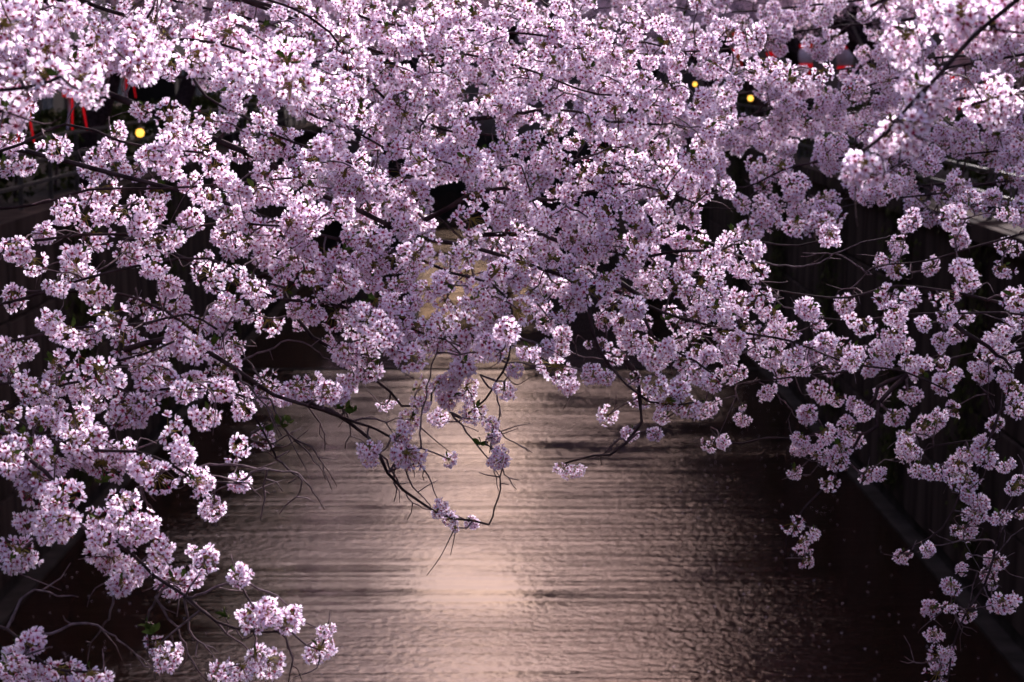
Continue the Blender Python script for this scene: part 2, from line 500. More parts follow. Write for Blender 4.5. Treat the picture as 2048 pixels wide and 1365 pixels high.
# ------------------------------------------------------------------ cherry flowers and clusters
def flower_template(seed, lo=False):
    """5 notched cupped petals, crimson eye, stamens, calyx and stalk; flower faces +Z, radius 1.8 cm"""
    r = np.random.default_rng(seed)
    V, Fc, Mt, Rd = [], [], [], []
    RR = .0182
    cup = r.uniform(.10, .55)

    def put(vs, fs, mt, rd):
        b0 = len(V)
        V.extend(vs); Rd.extend(rd)
        for f in fs:
            Fc.append(tuple(i + b0 for i in f)); Mt.append(mt)
    if lo:
        for k in range(5):
            a = 2 * math.pi * k / 5 + r.normal() * .1
            vs = []
            for u, v in ((.05, 0), (.7, -.40), (1.0, 0), (.7, .40)):
                rr = RR * 1.15
                z = rr * cup * u * u
                vs.append((rr * (u * math.cos(a) - v * math.sin(a)), rr * (u * math.sin(a) + v * math.cos(a)), z))
            put(vs, [(0, 1, 2, 3)], 0, [.1, .8, 1, .8])
        return V, Fc, Mt, Rd
    for k in range(5):
        a = 2 * math.pi * k / 5 + r.normal() * .10
        tilt = cup + r.normal() * .14
        tw = r.normal() * .15
        rr = RR * r.uniform(.9, 1.08)
        uv = [(.08, 0), (.45, -.27), (.45, 0), (.45, .27), (.80, -.37), (.80, 0), (.80, .37), (1.02, -.17), (.90, 0), (1.02, .17)]
        vs, rd = [], []
        for u, v in uv:
            z = rr * (tilt * u * u + .35 * v * v + tw * v * u)
            if abs(v) < 1e-6 and .3 < u < .95: z -= rr * .06
            sh = 1 - .25 * abs(tilt) * u
            vs.append((rr * sh * (u * math.cos(a) - v * math.sin(a)), rr * sh * (u * math.sin(a) + v * math.cos(a)), z))
            rd.append(u)
        put(vs, [(0, 1, 2), (0, 2, 3), (1, 4, 5, 2), (2, 5, 6, 3), (4, 7, 8, 5), (5, 8, 9, 6)], 0, rd)
    # eye
    vs = [(0, 0, RR * .16)]
    for k in range(10):
        a = math.pi * k / 5
        q = RR * (.30 if k % 2 == 0 else .17)
        vs.append((q * math.cos(a), q * math.sin(a), RR * .07))
    put(vs, [(0, 1 + k, 1 + (k + 1) % 10) for k in range(10)], 1, [0] * 11)
    # stamens
    for k in range(7):
        a = r.uniform(0, 6.28); L = RR * r.uniform(.35, .6); h = RR * r.uniform(.3, .6)
        d = np.array((math.cos(a), math.sin(a))); n = np.array((-d[1], d[0])) * RR * .028
        p0 = d * RR * .05; p1 = d * L
        put([(*(p0 - n), RR * .1), (*(p0 + n), RR * .1), (*(p1 + n), h), (*(p1 - n), h)], [(0, 1, 2, 3)], 1, [0] * 4)
        s = RR * .065
        put([(*(p1 - n * 2.4), h), (*(p1 + n * 2.4), h), (*(p1 + d * s * 1.4), h + s)], [(0, 1, 2)], 2, [0] * 3)
    # calyx
    vs = [(0, 0, -RR * .55)]
    for k in range(5):
        a = 2 * math.pi * k / 5
        vs.append((RR * .17 * math.cos(a), RR * .17 * math.sin(a), RR * .03))
    put(vs, [(0, 1 + (k + 1) % 5, 1 + k) for k in range(5)], 1, [0] * 6)
    return V, Fc, Mt, Rd


FT = [tuple(np.array(a) if i in (0, 3) else a for i, a in enumerate(flower_template(100 + i))) for i in range(8)]
FTL = [tuple(np.array(a) if i in (0, 3) else a for i, a in enumerate(flower_template(300 + i, True))) for i in range(5)]


def frame_to(d, spin):
    d = d / (np.linalg.norm(d) + 1e-9)
    q = Vector((0, 0, 1)).rotation_difference(Vector(d)) @ Quaternion((0, 0, 1), spin)
    return np.array(q.to_matrix())


class Bloom:
    def __init__(self): self.V, self.F, self.M, self.R, self.H, self.n = [], [], [], [], [], 0

    def add(self, V, F, Mt, Rd, hue):
        self.V.append(V); self.R.append(np.asarray(Rd, float)); self.H.append(np.full(len(V), hue))
        b0 = self.n
        self.F.extend([tuple(i + b0 for i in f) for f in F]); self.M.extend(Mt); self.n += len(V)

    def mesh(self, name, mats):
        me = bpy.data.meshes.new(name)
        me.from_pydata(np.concatenate(self.V).tolist(), [], self.F)
        for m in mats: me.materials.append(m)
        me.polygons.foreach_set('material_index', self.M)
        for nm, arr in (('rad', self.R), ('hue', self.H)):
            a = me.attributes.new(nm, 'FLOAT', 'POINT'); a.data.foreach_set('value', np.concatenate(arr).astype(np.float32))
        me.polygons.foreach_set('use_smooth', [mt == 0 for mt in self.M])
        me.update()
        return me


def leaf_blade(L, w):
    V = [(0, 0, 0), (L * .35, -w, .12 * L), (L * .35, 0, .05 * L), (L * .35, w, .12 * L), (L * .7, -w * .8, .1 * L), (L * .7, 0, .02 * L), (L * .7, w * .8, .1 * L), (L, 0, -.08 * L)]
    F = [(0, 1, 2), (0, 2, 3), (1, 4, 5, 2), (2, 5, 6, 3), (4, 7, 5), (5, 7, 6)]
    return np.array(V), F


def cluster_mesh(seed, n, rad, open_top=.25, stretch=1.0, leaves=2, far=False):
    """a pompom of flowers on stalks round a spur; +Z is where the spur holds it"""
    r = np.random.default_rng(seed)
    bl = Bloom()
    pts = []
    tries = 0
    while len(pts) < n and tries < 4000:
        tries += 1
        d = r.normal(size=3); d /= np.linalg.norm(d)
        if d[2] > 1 - open_top * 2 * r.uniform(.6, 1.3): continue
        md = .40 if n > 20 else .45
        if tries > 2500: md *= .7
        if all(np.linalg.norm(d - q) > md for q in pts): pts.append(d)
    for d in pts:
        p = d * rad * r.uniform(.78, 1.12) * np.array((1, stretch, 1)) + r.normal(size=3) * .003
        face = d * 1.0 + r.normal(size=3) * .33 + np.array((0, 0, -.05))
        Mx = frame_to(face, r.uniform(0, 6.28))
        V, Fc, Mt, Rd = FT[r.integers(len(FT))] if not far else FTL[r.integers(len(FTL))]
        s = r.uniform(.86, 1.12)
        bl.add(V @ Mx.T * s + p, Fc, Mt, Rd, r.random())
        if not far:
            # stalk from the spur to the calyx
            e = p - Mx[:, 2] * .0107 * s
            s0 = np.array((0, 0, .012)) + r.normal(size=3) * .004
            midp = (s0 + e) / 2 + np.array((0, 0, .006))
            v, f = tube(np.array([s0, midp, e]), np.array([.0011, .0009, .0011]), 3)
            bl.add(v, f, [3] * len(f), [0] * len(v), .5)
    if not far:
        for k in range(4):   # green bud scales at the spur
            v, f = leaf_blade(.016, .0045)
            d = r.normal(size=3) + np.array((0, 0, .6))
            Mx = frame_to(d, r.uniform(0, 6)) @ np.array(Matrix.Rotation(-math.pi / 2, 3, 'Y'))
            bl.add(v @ Mx.T + np.array((0, 0, .01)), f, [3] * len(f), [0] * len(v), .5)
        for k in range(leaves):
            v, f = leaf_blade(r.uniform(.026, .045), r.uniform(.006, .010))
            d = np.array((r.normal() * .7, r.normal() * .7, 1.0))
            Mx = frame_to(d, r.uniform(0, 6)) @ np.array(Matrix.Rotation(-math.pi / 2, 3, 'Y'))
            bl.add(v @ Mx.T + np.array((0, 0, .02)), f, [4] * len(f), [0] * len(v), .5)
    return bl


CM_ = [M['petal'], M['eye'], M['anther'], M['stalk'], M['leaf']]
BIG = []
for i in range(20):
    BIG.append(cluster_mesh(500 + i, [26, 29, 20, 34, 15, 24, 31][i % 7], [.041, .047, .035, .050, .043][i % 5], [.2, .38, .12, .30, .48][i % 5],
                            [1, 1.35, 1.1, 1.65, .85, 1.2][i % 6], [0, 1, 2, 0, 3, 1][i % 6]).mesh('blossom_cluster', CM_))
SMALL = []
for i in range(5):
    SMALL.append(cluster_mesh(700 + i, [9, 12, 15, 7, 18][i], [.030, .034, .038, .028, .040][i], .45, 1.0, i % 3).mesh('blossom_cluster', CM_))
SPRIG = []
for i in range(3):
    r_ = np.random.default_rng(900 + i); bl = Bloom()
    for k in range(6):
        v, f = leaf_blade(r_.uniform(.03, .05), r_.uniform(.009, .013))
        d = np.array((r_.normal(), r_.normal(), .3 + r_.random()))
        Mx = frame_to(d, r_.uniform(0, 6)) @ np.array(Matrix.Rotation(-math.pi / 2, 3, 'Y'))
        bl.add(v @ Mx.T, f, [0] * len(f), [0] * len(v), .5)
    SPRIG.append(bl.mesh('leaf_sprig', [M['leaf']]))

# ------------------------------------------------------------------ boughs traced as 3D paths: (photo x, photo y, distance)
TREES = {
 'L1': dict(base=(-7.9, 3.2), label='cherry tree whose bright near bough crosses the top left corner', boughs=[
    [(-500, 230, 4.6), (-250, 180, 4.6), (-60, 150, 4.6), (60, 126, 4.7), (140, 108, 4.7), (250, 100, 4.8), (400, 92, 4.9), (500, 112, 4.9), (560, 150, 5.0), (632, 185, 5.0)],
    [(-450, 90, 4.5), (-200, 60, 4.6), (-20, 60, 4.6), (50, 35, 4.6), (90, 45, 4.6)],
    [(-400, 300, 4.2), (-150, 260, 4.2), (15, 232, 4.2)],
    [(-400, 240, 3.9), (-150, 200, 4.0), (90, 175, 4.0), (165, 150, 4.0)],
    [(-100, -160, 4.8), (250, -90, 4.9), (330, -10, 4.9), (300, 55, 4.9)]]),
 'L2': dict(base=(-7.8, 6.0), label='cherry tree filling the left edge with dense hanging clusters', boughs=[
    [(-500, 300, 6.0), (-200, 290, 5.9), (0, 300, 5.8), (140, 250, 5.8), (250, 290, 5.8), (330, 310, 5.9), (450, 330, 5.9)],
    [(-500, 430, 6.2), (-200, 440, 6.1), (60, 430, 6.0), (180, 400, 6.0), (330, 400, 6.0), (480, 390, 6.0), (580, 380, 6.0)],
    [(-500, 560, 6.1), (-200, 520, 6.0), (60, 500, 6.0), (180, 480, 6.0), (320, 470, 6.0), (440, 440, 6.0), (560, 440, 6.1), (660, 420, 6.2)],
    [(-500, 660, 5.9), (-200, 640, 5.8), (0, 600, 5.8), (130, 560, 5.8), (260, 530, 5.8), (380, 520, 5.8), (470, 560, 5.8), (540, 580, 5.8)],
    [(-500, 760, 5.8), (-200, 720, 5.7), (0, 680, 5.6), (140, 650, 5.6), (280, 640, 5.6), (370, 620, 5.7), (430, 650, 5.7)],
    [(-500, 640, 6.3), (-150, 600, 6.3), (200, 585, 6.2), (320, 600, 6.2), (415, 650, 6.2), (480, 710, 6.2), (525, 780, 6.2), (570, 860, 6.2), (600, 920, 6.2)],
    [(-450, 800, 5.6), (-150, 780, 5.5), (0, 775, 5.5), (110, 765, 5.5), (225, 745, 5.5), (320, 725, 5.5), (380, 700, 5.5)],
    [(-450, 830, 5.7), (-100, 850, 5.6), (60, 800, 5.5), (160, 775, 5.5), (240, 800, 5.5), (330, 790, 5.5), (420, 790, 5.5), (480, 800, 5.5)],
    [(-450, 880, 5.3), (-150, 880, 5.2), (0, 880, 5.1), (80, 930, 5.0), (125, 970, 5.0), (171, 1053, 5.0), (273, 1104, 5.0), (325, 1155, 5.0), (386, 1196, 5.0), (445, 1248, 5.0), (513, 1267, 5.0), (561, 1267, 5.0)],
    [(-450, 870, 5.5), (-100, 850, 5.4), (50, 880, 5.3), (140, 880, 5.2), (210, 905, 5.2), (300, 905, 5.2), (370, 930, 5.2), (420, 960, 5.2), (480, 965, 5.2)],
    [(250, 700, 5.9), (380, 690, 5.8), (470, 730, 5.8), (540, 770, 5.9), (610, 790, 5.9), (700, 850, 6.0), (760, 880, 6.1), (820, 905, 6.2)],
    [(-300, 1150, 4.9), (-60, 1240, 4.8), (30, 1270, 4.8), (70, 1310, 4.8), (110, 1350, 4.8), (180, 1360, 4.8)]]),
 'L3': dict(base=(-7.7, 8.8), label='cherry tree whose long dark limb reaches across the middle to the right', boughs=[
    [(-500, 60, 7.0), (-100, 100, 7.0), (200, 160, 6.9), (420, 250, 6.9), (560, 310, 6.8), (640, 360, 6.8), (740, 400, 6.8), (850, 450, 6.8), (960, 470, 6.8), (1080, 510, 6.8), (1180, 545, 6.8), (1240, 565, 6.9), (1330, 610, 6.9), (1461, 648, 7.0), (1570, 669, 7.0), (1683, 713, 7.0), (1793, 730, 7.0), (1880, 770, 7.0)],
    [(-500, 250, 6.8), (-100, 290, 6.7), (250, 370, 6.6), (450, 420, 6.5), (560, 460, 6.5), (680, 490, 6.5), (800, 515, 6.5), (880, 550, 6.5), (960, 570, 6.5), (1000, 625, 6.5), (990, 717, 6.5), (964, 758, 6.5), (941, 792, 6.5), (896, 826, 6.5)],
    [(250, 480, 6.6), (430, 530, 6.4), (560, 585, 6.3), (650, 615, 6.3), (740, 640, 6.3), (830, 680, 6.3), (900, 700, 6.3)],
    [(480, 560, 6.7), (600, 630, 6.5), (674, 672, 6.4), (740, 730, 6.4), (830, 800, 6.4), (860, 830, 6.4)],
    [(850, 440, 7.0), (930, 400, 7.0), (1000, 385, 7.0), (1100, 400, 7.0), (1200, 380, 7.0), (1290, 360, 7.0), (1390, 410, 7.0)],
    [(960, 470, 6.9), (1060, 470, 6.9), (1160, 500, 6.9), (1300, 510, 7.0), (1400, 500, 7.0), (1500, 480, 7.1), (1600, 490, 7.1), (1680, 488, 7.1)],
    [(1100, 520, 6.8), (1150, 600, 6.7), (1190, 660, 6.7), (1250, 740, 6.7), (1310, 800, 6.7), (1390, 800, 6.7)],
    [(1240, 565, 6.9), (1300, 640, 6.8), (1360, 700, 6.8), (1420, 760, 6.8)],
    [(1250, 720, 6.8), (1290, 800, 6.8), (1250, 880, 6.8), (1140, 935, 6.8)],
    [(480, 780, 6.5), (600, 815, 6.4), (674, 840, 6.3), (760, 880, 6.3), (800, 930, 6.3), (850, 990, 6.3), (890, 1030, 6.3), (945, 1045, 6.3)]]),
 'L4': dict(base=(-7.7, 11.2), label='cherry tree forming the brightest blossom mass at the top middle', boughs=[
    [(-200, -140, 7.6), (200, -60, 7.4), (500, 20, 7.2), (640, 80, 7.1), (760, 190, 7.0), (880, 250, 7.0), (1000, 260, 7.0), (1100, 290, 7.0), (1200, 310, 7.0), (1300, 330, 7.0)],
    [(200, -180, 7.4), (560, -60, 7.3), (700, 20, 7.2), (800, 50, 7.2), (920, 60, 7.2), (1050, 70, 7.2), (1180, 90, 7.2), (1280, 90, 7.3), (1360, 110, 7.3), (1450, 105, 7.3)],
    [(300, -60, 7.2), (620, 50, 7.2), (740, 95, 7.2), (860, 105, 7.2), (960, 118, 7.2), (1080, 150, 7.2), (1200, 175, 7.2), (1310, 185, 7.2)],
    [(300, 60, 7.3), (480, 130, 7.1), (600, 220, 7.0), (690, 260, 6.9), (800, 300, 6.9), (900, 330, 6.9)],
    [(880, 250, 7.0), (1000, 230, 7.1), (1120, 220, 7.1), (1230, 240, 7.1), (1310, 250, 7.1)],
    [(0, -60, 6.8), (300, 60, 6.8), (420, 190, 6.7), (520, 250, 6.6), (620, 300, 6.6), (720, 330, 6.6)],
    [(100, -120, 6.2), (480, -30, 6.0), (620, 20, 5.9), (690, 90, 5.9), (700, 180, 5.9), (690, 230, 5.9)]]),
 'L5': dict(base=(-7.6, 14.5), label='cherry tree in purple shade behind the bright top middle blossoms', boughs=[
    [(100, -60, 11.0), (450, 20, 10.6), (650, 90, 10.3), (800, 150, 10.0), (950, 175, 10.0), (1080, 190, 10.0), (1200, 215, 10.0), (1320, 220, 10.0)],
    [(300, 150, 10.5), (620, 200, 10.2), (800, 240, 10.0), (930, 250, 10.0)],
    [(500, 330, 9.8), (700, 380, 9.6), (860, 430, 9.5), (960, 500, 9.5), (1060, 560, 9.4), (1150, 580, 9.4)],
    [(500, 230, 10), (800, 330, 9.8), (960, 350, 9.6), (1080, 440, 9.6), (1180, 470, 9.6)],
    [(100, -120, 11.0), (500, -40, 10.8), (760, 20, 10.5), (900, 60, 10.3), (1050, 110, 10.2), (1200, 140, 10.2), (1320, 150, 10.2)]]),
 'R1': dict(base=(7.8, 2.6), label='cherry tree dangling soft out of focus clusters at the top right corner', boughs=[
    [(2500, -420, 3.7), (2250, -180, 3.7), (2060, 0, 3.7), (1965, 85, 3.7), (1900, 165, 3.7), (1845, 225, 3.7), (1800, 280, 3.7), (1760, 310, 3.7), (1722, 340, 3.7)],
    [(2500, -300, 3.8), (2250, -100, 3.8), (2090, 20, 3.8), (1990, 50, 3.8), (1925, 55, 3.8), (1880, 20, 3.8)],
    [(2500, -80, 4.3), (2250, 120, 4.2), (2080, 180, 4.2), (1990, 205, 4.2), (1945, 220, 4.2)],
    [(2300, -350, 3.8), (2050, -160, 3.8), (1880, -40, 3.8), (1780, 10, 3.8)]]),
 'R2': dict(base=(7.5, 7.6), label='cherry tree spreading over the right edge above the canal wall', boughs=[
    [(2500, 520, 7.6), (2200, 560, 7.5), (2048, 600, 7.4), (1920, 580, 7.3), (1800, 570, 7.3), (1700, 600, 7.3), (1600, 600, 7.2), (1520, 590, 7.2)],
    [(2500, 700, 7.6), (2200, 690, 7.5), (2060, 700, 7.5), (1946, 723, 7.4), (1813, 751, 7.4), (1724, 758, 7.4), (1622, 768, 7.4), (1553, 778, 7.4), (1427, 797, 7.4)],
    [(2500, 400, 7.8), (2200, 430, 7.7), (2048, 480, 7.6), (1950, 500, 7.6), (1850, 520, 7.6), (1770, 520, 7.5), (1730, 530, 7.5)],
    [(2300, 640, 7.4), (2050, 690, 7.3), (1925, 740, 7.2), (1950, 790, 7.2), (1965, 850, 7.2), (1972, 880, 7.2), (1905, 885, 7.2), (1840, 895, 7.2)],
    [(2400, 900, 7.1), (2200, 960, 7.0), (2050, 990, 7.0), (1985, 1060, 7.0), (1970, 1110, 7.0), (1950, 1165, 7.0), (1915, 1215, 7.0), (1890, 1275, 7.0), (1880, 1345, 7.0)],
    [(1813, 751, 7.4), (1760, 850, 7.2), (1690, 870, 7.2), (1655, 920, 7.2), (1625, 985, 7.2), (1605, 1045, 7.2), (1608, 1120, 7.2)],
    [(1813, 751, 7.4), (1720, 820, 7.3), (1621, 853, 7.3), (1553, 874, 7.3), (1464, 898, 7.3)],
    [(2400, 620, 7.2), (2150, 680, 7.2), (2020, 640, 7.1), (1900, 640, 7.1), (1800, 640, 7.1), (1700, 650, 7.1), (1620, 640, 7.1)],
    [(2400, 800, 7.0), (2150, 840, 7.0), (2030, 810, 7.0), (2000, 860, 7.0), (1960, 960, 7.0), (1930, 990, 7.0), (1890, 1060, 7.0), (1800, 1110, 7.0)],
    [(1900, 640, 7.1), (1960, 690, 7.1), (1990, 720, 7.1), (2030, 760, 7.1), (2040, 810, 7.1)]]),
 'R3': dict(base=(7.6, 10.8), label='cherry tree with dimmer small clusters in the upper right', boughs=[
    [(2500, 150, 9.6), (2250, 190, 9.5), (2048, 230, 9.3), (1900, 270, 9.2), (1760, 290, 9.1), (1640, 310, 9.0), (1560, 330, 9.0), (1480, 365, 9.0), (1400, 350, 9.0), (1330, 315, 9.0)],
    [(2500, 330, 9.0), (2250, 360, 8.9), (2000, 370, 8.8), (1880, 390, 8.7), (1760, 400, 8.6), (1680, 410, 8.6), (1590, 430, 8.6), (1520, 450, 8.6)],
    [(2500, 30, 9.8), (2200, 80, 9.7), (1980, 130, 9.6), (1800, 170, 9.6), (1650, 210, 9.6), (1520, 240, 9.5), (1430, 270, 9.5)],
    [(2500, 330, 10.2), (2200, 350, 10.2), (1900, 350, 10.0), (1700, 395, 9.8), (1560, 425, 9.8), (1440, 440, 9.8), (1370, 442, 9.8)],
    [(2300, 400, 8.7), (2050, 420, 8.6), (1950, 410, 8.6), (1880, 400, 8.6)],
    [(2300, 250, 9.2), (2050, 290, 9.1), (1930, 310, 9.0), (1850, 310, 9.0), (1770, 350, 9.0), (1720, 370, 9.0)]]),
 'R4': dict(base=(7.6, 14.6), label='cherry tree with tiny greyish pink clusters behind the top right', boughs=[
    [(2500, -60, 12.6), (2100, -20, 12.4), (1850, 40, 12.2), (1650, 60, 12.0), (1500, 70, 12.0), (1400, 60, 12.0), (1300, 40, 12.0)],
    [(2300, -90, 12.8), (1900, -30, 12.6), (1650, 0, 12.4), (1450, 20, 12.3), (1300, 10, 12.2), (1180, 20, 12.2), (1080, 10, 12.2)],
    [(2400, 90, 12.4), (2000, 110, 12.2), (1750, 130, 12.0), (1600, 150, 12.0), (1480, 180, 12.0), (1360, 190, 12.0), (1280, 200, 12.0)],
    [(1600, 150, 12.0), (1500, 230, 11.8), (1400, 250, 11.8), (1330, 280, 11.8)],
    [(2400, 180, 12.6), (2000, 190, 12.4), (1800, 215, 12.2), (1650, 240, 12.0), (1500, 290, 12.0), (1400, 310, 12.0)]]),
}
LEFT = ('L1', 'L2', 'L3', 'L4', 'L5')
FORK_Z = {'L1': 7.4, 'L2': 6.9, 'L3': 7.3, 'L4': 7.9, 'L5': 7.6, 'R1': 7.9, 'R2': 6.9, 'R3': 7.4, 'R4': 8.0}
BASE_R = {'L1': .045, 'L2': .05, 'L3': .07, 'L4': .06, 'L5': .06, 'R1': .04, 'R2': .055, 'R3': .06, 'R4': .06}

# dense blossom zones, cover 0-9 in fields of 64 x 65 photo pixels (rows from the top of the frame)
DENSE = ["77667567888999999976432000000000",
         "56777788788899989999876420000000",
         "55567776688988655688899863000000",
         "46888766886788988888775000000000",
         "76588988888878999988863000000000",
         "65467889988877778998765000000000",
         "46778887798897668999983000002335",
         "36666798799888888999998664446654",
         "46677887899889758768978843456756",
         "77777886589998988888999998888867",
         "64566773135899964624899999987666"]
far_ok = {'L5', 'R3', 'R4'}
MID = ('L2', 'L3', 'L4', 'R2')
clusters = []     # (tree, bough index, photo x, photo y, distance, size)

IMGB = {}
for tn, t in TREES.items():
    for bi, bgh in enumerate(t['boughs']):
        IMGB[(tn, bi)] = catmull(np.array(bgh, float), 12)


def nearest_bough(x, y, names):
    best = None
    for (tn, bi), p in IMGB.items():
        if tn not in names: continue
        dd = (p[:, 0] - x) ** 2 + (p[:, 1] - y) ** 2
        k = int(dd.argmin())
        if best is None or dd[k] < best[0]: best = (dd[k], tn, bi, p[k][2])
    return best


def put_cluster(x, y, names, size=1.0, jit=.16, small=False):
    dd, tn, bi, d = nearest_bough(x, y, names)
    if sum(c[0] == tn for c in clusters) >= 296 and len(names) > 1:      # a full tree: the next nearest one carries it
        dd, tn, bi, d = nearest_bough(x, y, tuple(n for n in names if n != tn))
    clusters.append((tn, bi, x, y, d + rng.normal() * jit, size, small))


S = 700 / 2048.0
Z4 = [(520, 640, 1), (60, 740, 1), (220, 690, 1), (50, 860, .9), (330, 820, 1.15), (900, 760, 1.1), (1090, 700, 1.2), (1310, 830, 1), (200, 960, 1.1),
      (330, 930, .95), (580, 860, 1.2), (480, 960, 1), (640, 930, 1), (870, 920, 1.1), (960, 900, 1), (770, 1080, 1.2), (700, 1120, .9), (850, 1040, 1), (1140, 930, 1.1),
      (1080, 980, .9), (1290, 960, 1), (1400, 980, .8), (1420, 1070, .7), (1200, 1120, 1), (1010, 1210, 1.05), (560, 1040, .8), (320, 1060, .9), (1580, 860, 1),
      (1560, 960, .95), (1640, 1000, .9), (1750, 960, 1), (1840, 950, .8), (1920, 980, 1.05), (2020, 930, .9), (1390, 1310, .9), (1540, 1250, .95), (40, 1120, 1),
      (140, 1260, 1), (250, 1140, .9), (330, 1180, 1), (450, 1160, 1), (520, 1280, 1.15), (430, 1250, .9), (720, 1320, .9), (1070, 1330, .95), (1920, 680, .6),
      (210, 1320, 1), (60, 1330, 1), (30, 1230, .9), (820, 830, .8), (1370, 700, .8)]
Z5 = [(60, 930, 1), (20, 1000, .8), (290, 1045, .65), (190, 840, 1), (90, 800, .8), (490, 960, .95), (490, 1040, .85), (430, 1140, .95), (370, 1230, .9), (190, 1310, .85),
      (400, 1330, 1), (600, 1130, .9), (650, 1000, 1.1), (600, 930, .9), (740, 830, 1.1), (680, 900, .9), (830, 740, 1), (980, 660, .95), (800, 1090, .95), (760, 960, .9), (900, 1165, .75), (920, 1240, .65),
      (980, 970, .85), (1040, 850, .7), (1220, 720, .95), (1270, 835, 1), (1350, 940, .95), (1490, 870, .9), (1570, 890, .8), (1550, 700, .5), (1470, 700, .4), (1580, 1120, .85),
      (1710, 1220, .85), (1855, 1220, .85), (1900, 1120, .7), (1730, 660, 1), (1850, 780, 1.1), (1920, 720, 1), (1870, 940, 1), (1800, 1000, .9), (1930, 1030, 1), (2000, 970, 1), (1740, 900, .7), (960, 1340, .7)]
Z6 = [(60, 800, 1), (550, 980, .8), (400, 1140, .75), (400, 1070, .3), (210, 1290, .75), (290, 1270, .75), (220, 920, 1), (340, 870, .9), (190, 1070, 1), (60, 1060, 1), (120, 870, .9), (40, 940, 1), (560, 800, 1.1), (640, 850, .9),
      (750, 840, .8), (700, 760, 1), (820, 760, .9), (930, 840, .8), (1040, 800, 1), (1140, 830, 1), (1190, 770, .9), (860, 970, 1.1), (950, 1020, .8), (780, 1110, 1), (1060, 1050, .9), (1110, 1100, .8), (1220, 980, .85),
      (740, 1250, .9), (760, 1310, .8), (890, 1220, .95), (1010, 1190, .9), (980, 1300, 1), (1060, 1250, .8), (1300, 1120, .8), (1380, 990, .9), (1360, 1230, .8), (1370, 1300, .9), (1470, 1180, 1), (1540, 1140, .9), (1640, 1070, .8),
      (1570, 930, 1.1), (1440, 840, 1.1), (1380, 800, .9), (1560, 800, .8), (1620, 880, .9), (1800, 870, 1), (1760, 830, .8), (1840, 770, 1), (1890, 690, 1), (1940, 740, .8), (1980, 940, 1), (2010, 1050, 1), (1930, 880, .8),
      (1880, 1160, .85), (1810, 1300, 1.1), (1720, 1340, .8), (1240, 760, .9), (600, 760, .9), (480, 740, .9), (330, 760, .9), (200, 760, 1)]
Z7 = [(50, 40, 1), (150, 110, 1.1), (220, 160, 1.1), (300, 70, 1), (480, 40, .9), (600, 100, 1.1), (700, 40, 1), (840, 110, 1.1), (920, 170, 1.1), (1070, 60, 1), (1165, 190, .8), (1400, 190, .85), (1245, 350, .95), (1255, 300, .3),
      (200, 240, 1), (350, 260, 1), (330, 340, .9), (340, 420, 1.1), (280, 460, .9), (150, 420, .9), (110, 610, 1.05), (60, 660, .7), (570, 420, .8), (590, 520, 1), (600, 600, 1.1), (660, 650, .9), (720, 310, .95), (760, 270, .6),
      (840, 450, 1), (770, 500, .95), (690, 410, .7), (760, 730, 1), (700, 790, .9), (800, 690, .7), (920, 610, 1), (980, 570, .5), (1010, 780, 1), (1100, 760, 1.05), (1200, 650, .8), (1130, 595, .35), (1400, 740, .75),
      (1470, 970, .95), (1560, 950, 1), (1690, 1000, .95), (1720, 960, .5), (1910, 1060, .6), (1870, 1175, .85), (920, 1150, .75), (990, 1210, .85), (1340, 1300, .85), (1410, 1290, .8), (1500, 1210, .8), (1570, 1250, 1), (170, 1130, 1), (210, 1080, .4),
      (90, 1220, .95), (50, 1290, .9), (240, 1340, 1.1), (350, 1310, 1), (540, 1330, 1)]
Z8 = [(720, 0, .8), (840, 30, .8), (960, 50, 1), (705, 130, .85), (905, 200, .85), (1140, 150, .95), (1200, 140, .5), (1370, 20, .8), (1430, 110, .85), (1520, 130, .85), (1670, 90, .95), (1690, 170, .9), (1830, 40, 1), (1940, 90, .8),
      (1720, 270, .8), (1790, 320, 1), (1760, 390, .8), (1900, 390, .85), (1700, 480, .85), (2010, 210, .7), (2020, 370, .5), (1340, 615, .75), (1485, 585, .85), (700, 450, .85), (760, 540, .95), (770, 650, .8), (820, 490, .55),
      (1880, 650, .9), (1840, 740, .9), (1860, 800, .3), (1725, 620, .3), (1690, 700, .45), (1620, 800, .85), (1930, 890, 1.1), (1500, 930, .9), (1620, 920, .5), (1710, 960, .9), (1520, 1080, .75), (1560, 1220, 1), (1540, 1320, .95), (1600, 1180, .7)]
Z9 = [(190, 40, .85), (410, 40, 1.05), (660, 60, .5), (955, 65, .85), (1365, 115, .75), (600, 350, .8), (660, 410, .7), (690, 460, .4), (790, 430, .6)]
for lst, ox, oy in ((Z4, 0, 450), (Z5, 674, 450), (Z6, 1348, 450), (Z7, 0, 899), (Z8, 1348, 899), (Z9, 674, 899)):
    for zx, zy, s in lst:
        put_cluster(ox + zx * S, oy + zy * S, MID, s * .80, .08, s < .6)


pts_m = []
for ri, row in enumerate(DENSE):
    for ci, ch in enumerate(row):
        v = int(ch)
        k = v / 9 * (2.0 if ci < 7 or ci > 22 else 2.9)
        n = int(k) + (rng.random() < k - int(k))
        for _ in range(n):
            for _t in range(12):
                x = (ci + rng.random()) * 64; y = (ri + rng.random()) * 65
                if all((x - a) ** 2 + (y - c) ** 2 > 27 ** 2 for a, c in pts_m[-120:]): break
            pts_m.append((x, y))
            put_cluster(x, y, MID, rng.uniform(.66, .96))



def ribbon(tn, bi, n, spread, size=1.0, t0=.15, drop=0.0):
    p = IMGB[(tn, bi)]
    lo = int(len(p) * t0)
    for _ in range(n):
        q = p[rng.integers(lo, len(p))]
        clusters.append((tn, bi, q[0] + rng.normal() * spread, q[1] + drop + rng.normal() * spread * .8, q[2] + rng.normal() * .2, size * rng.uniform(.85, 1.15), False))


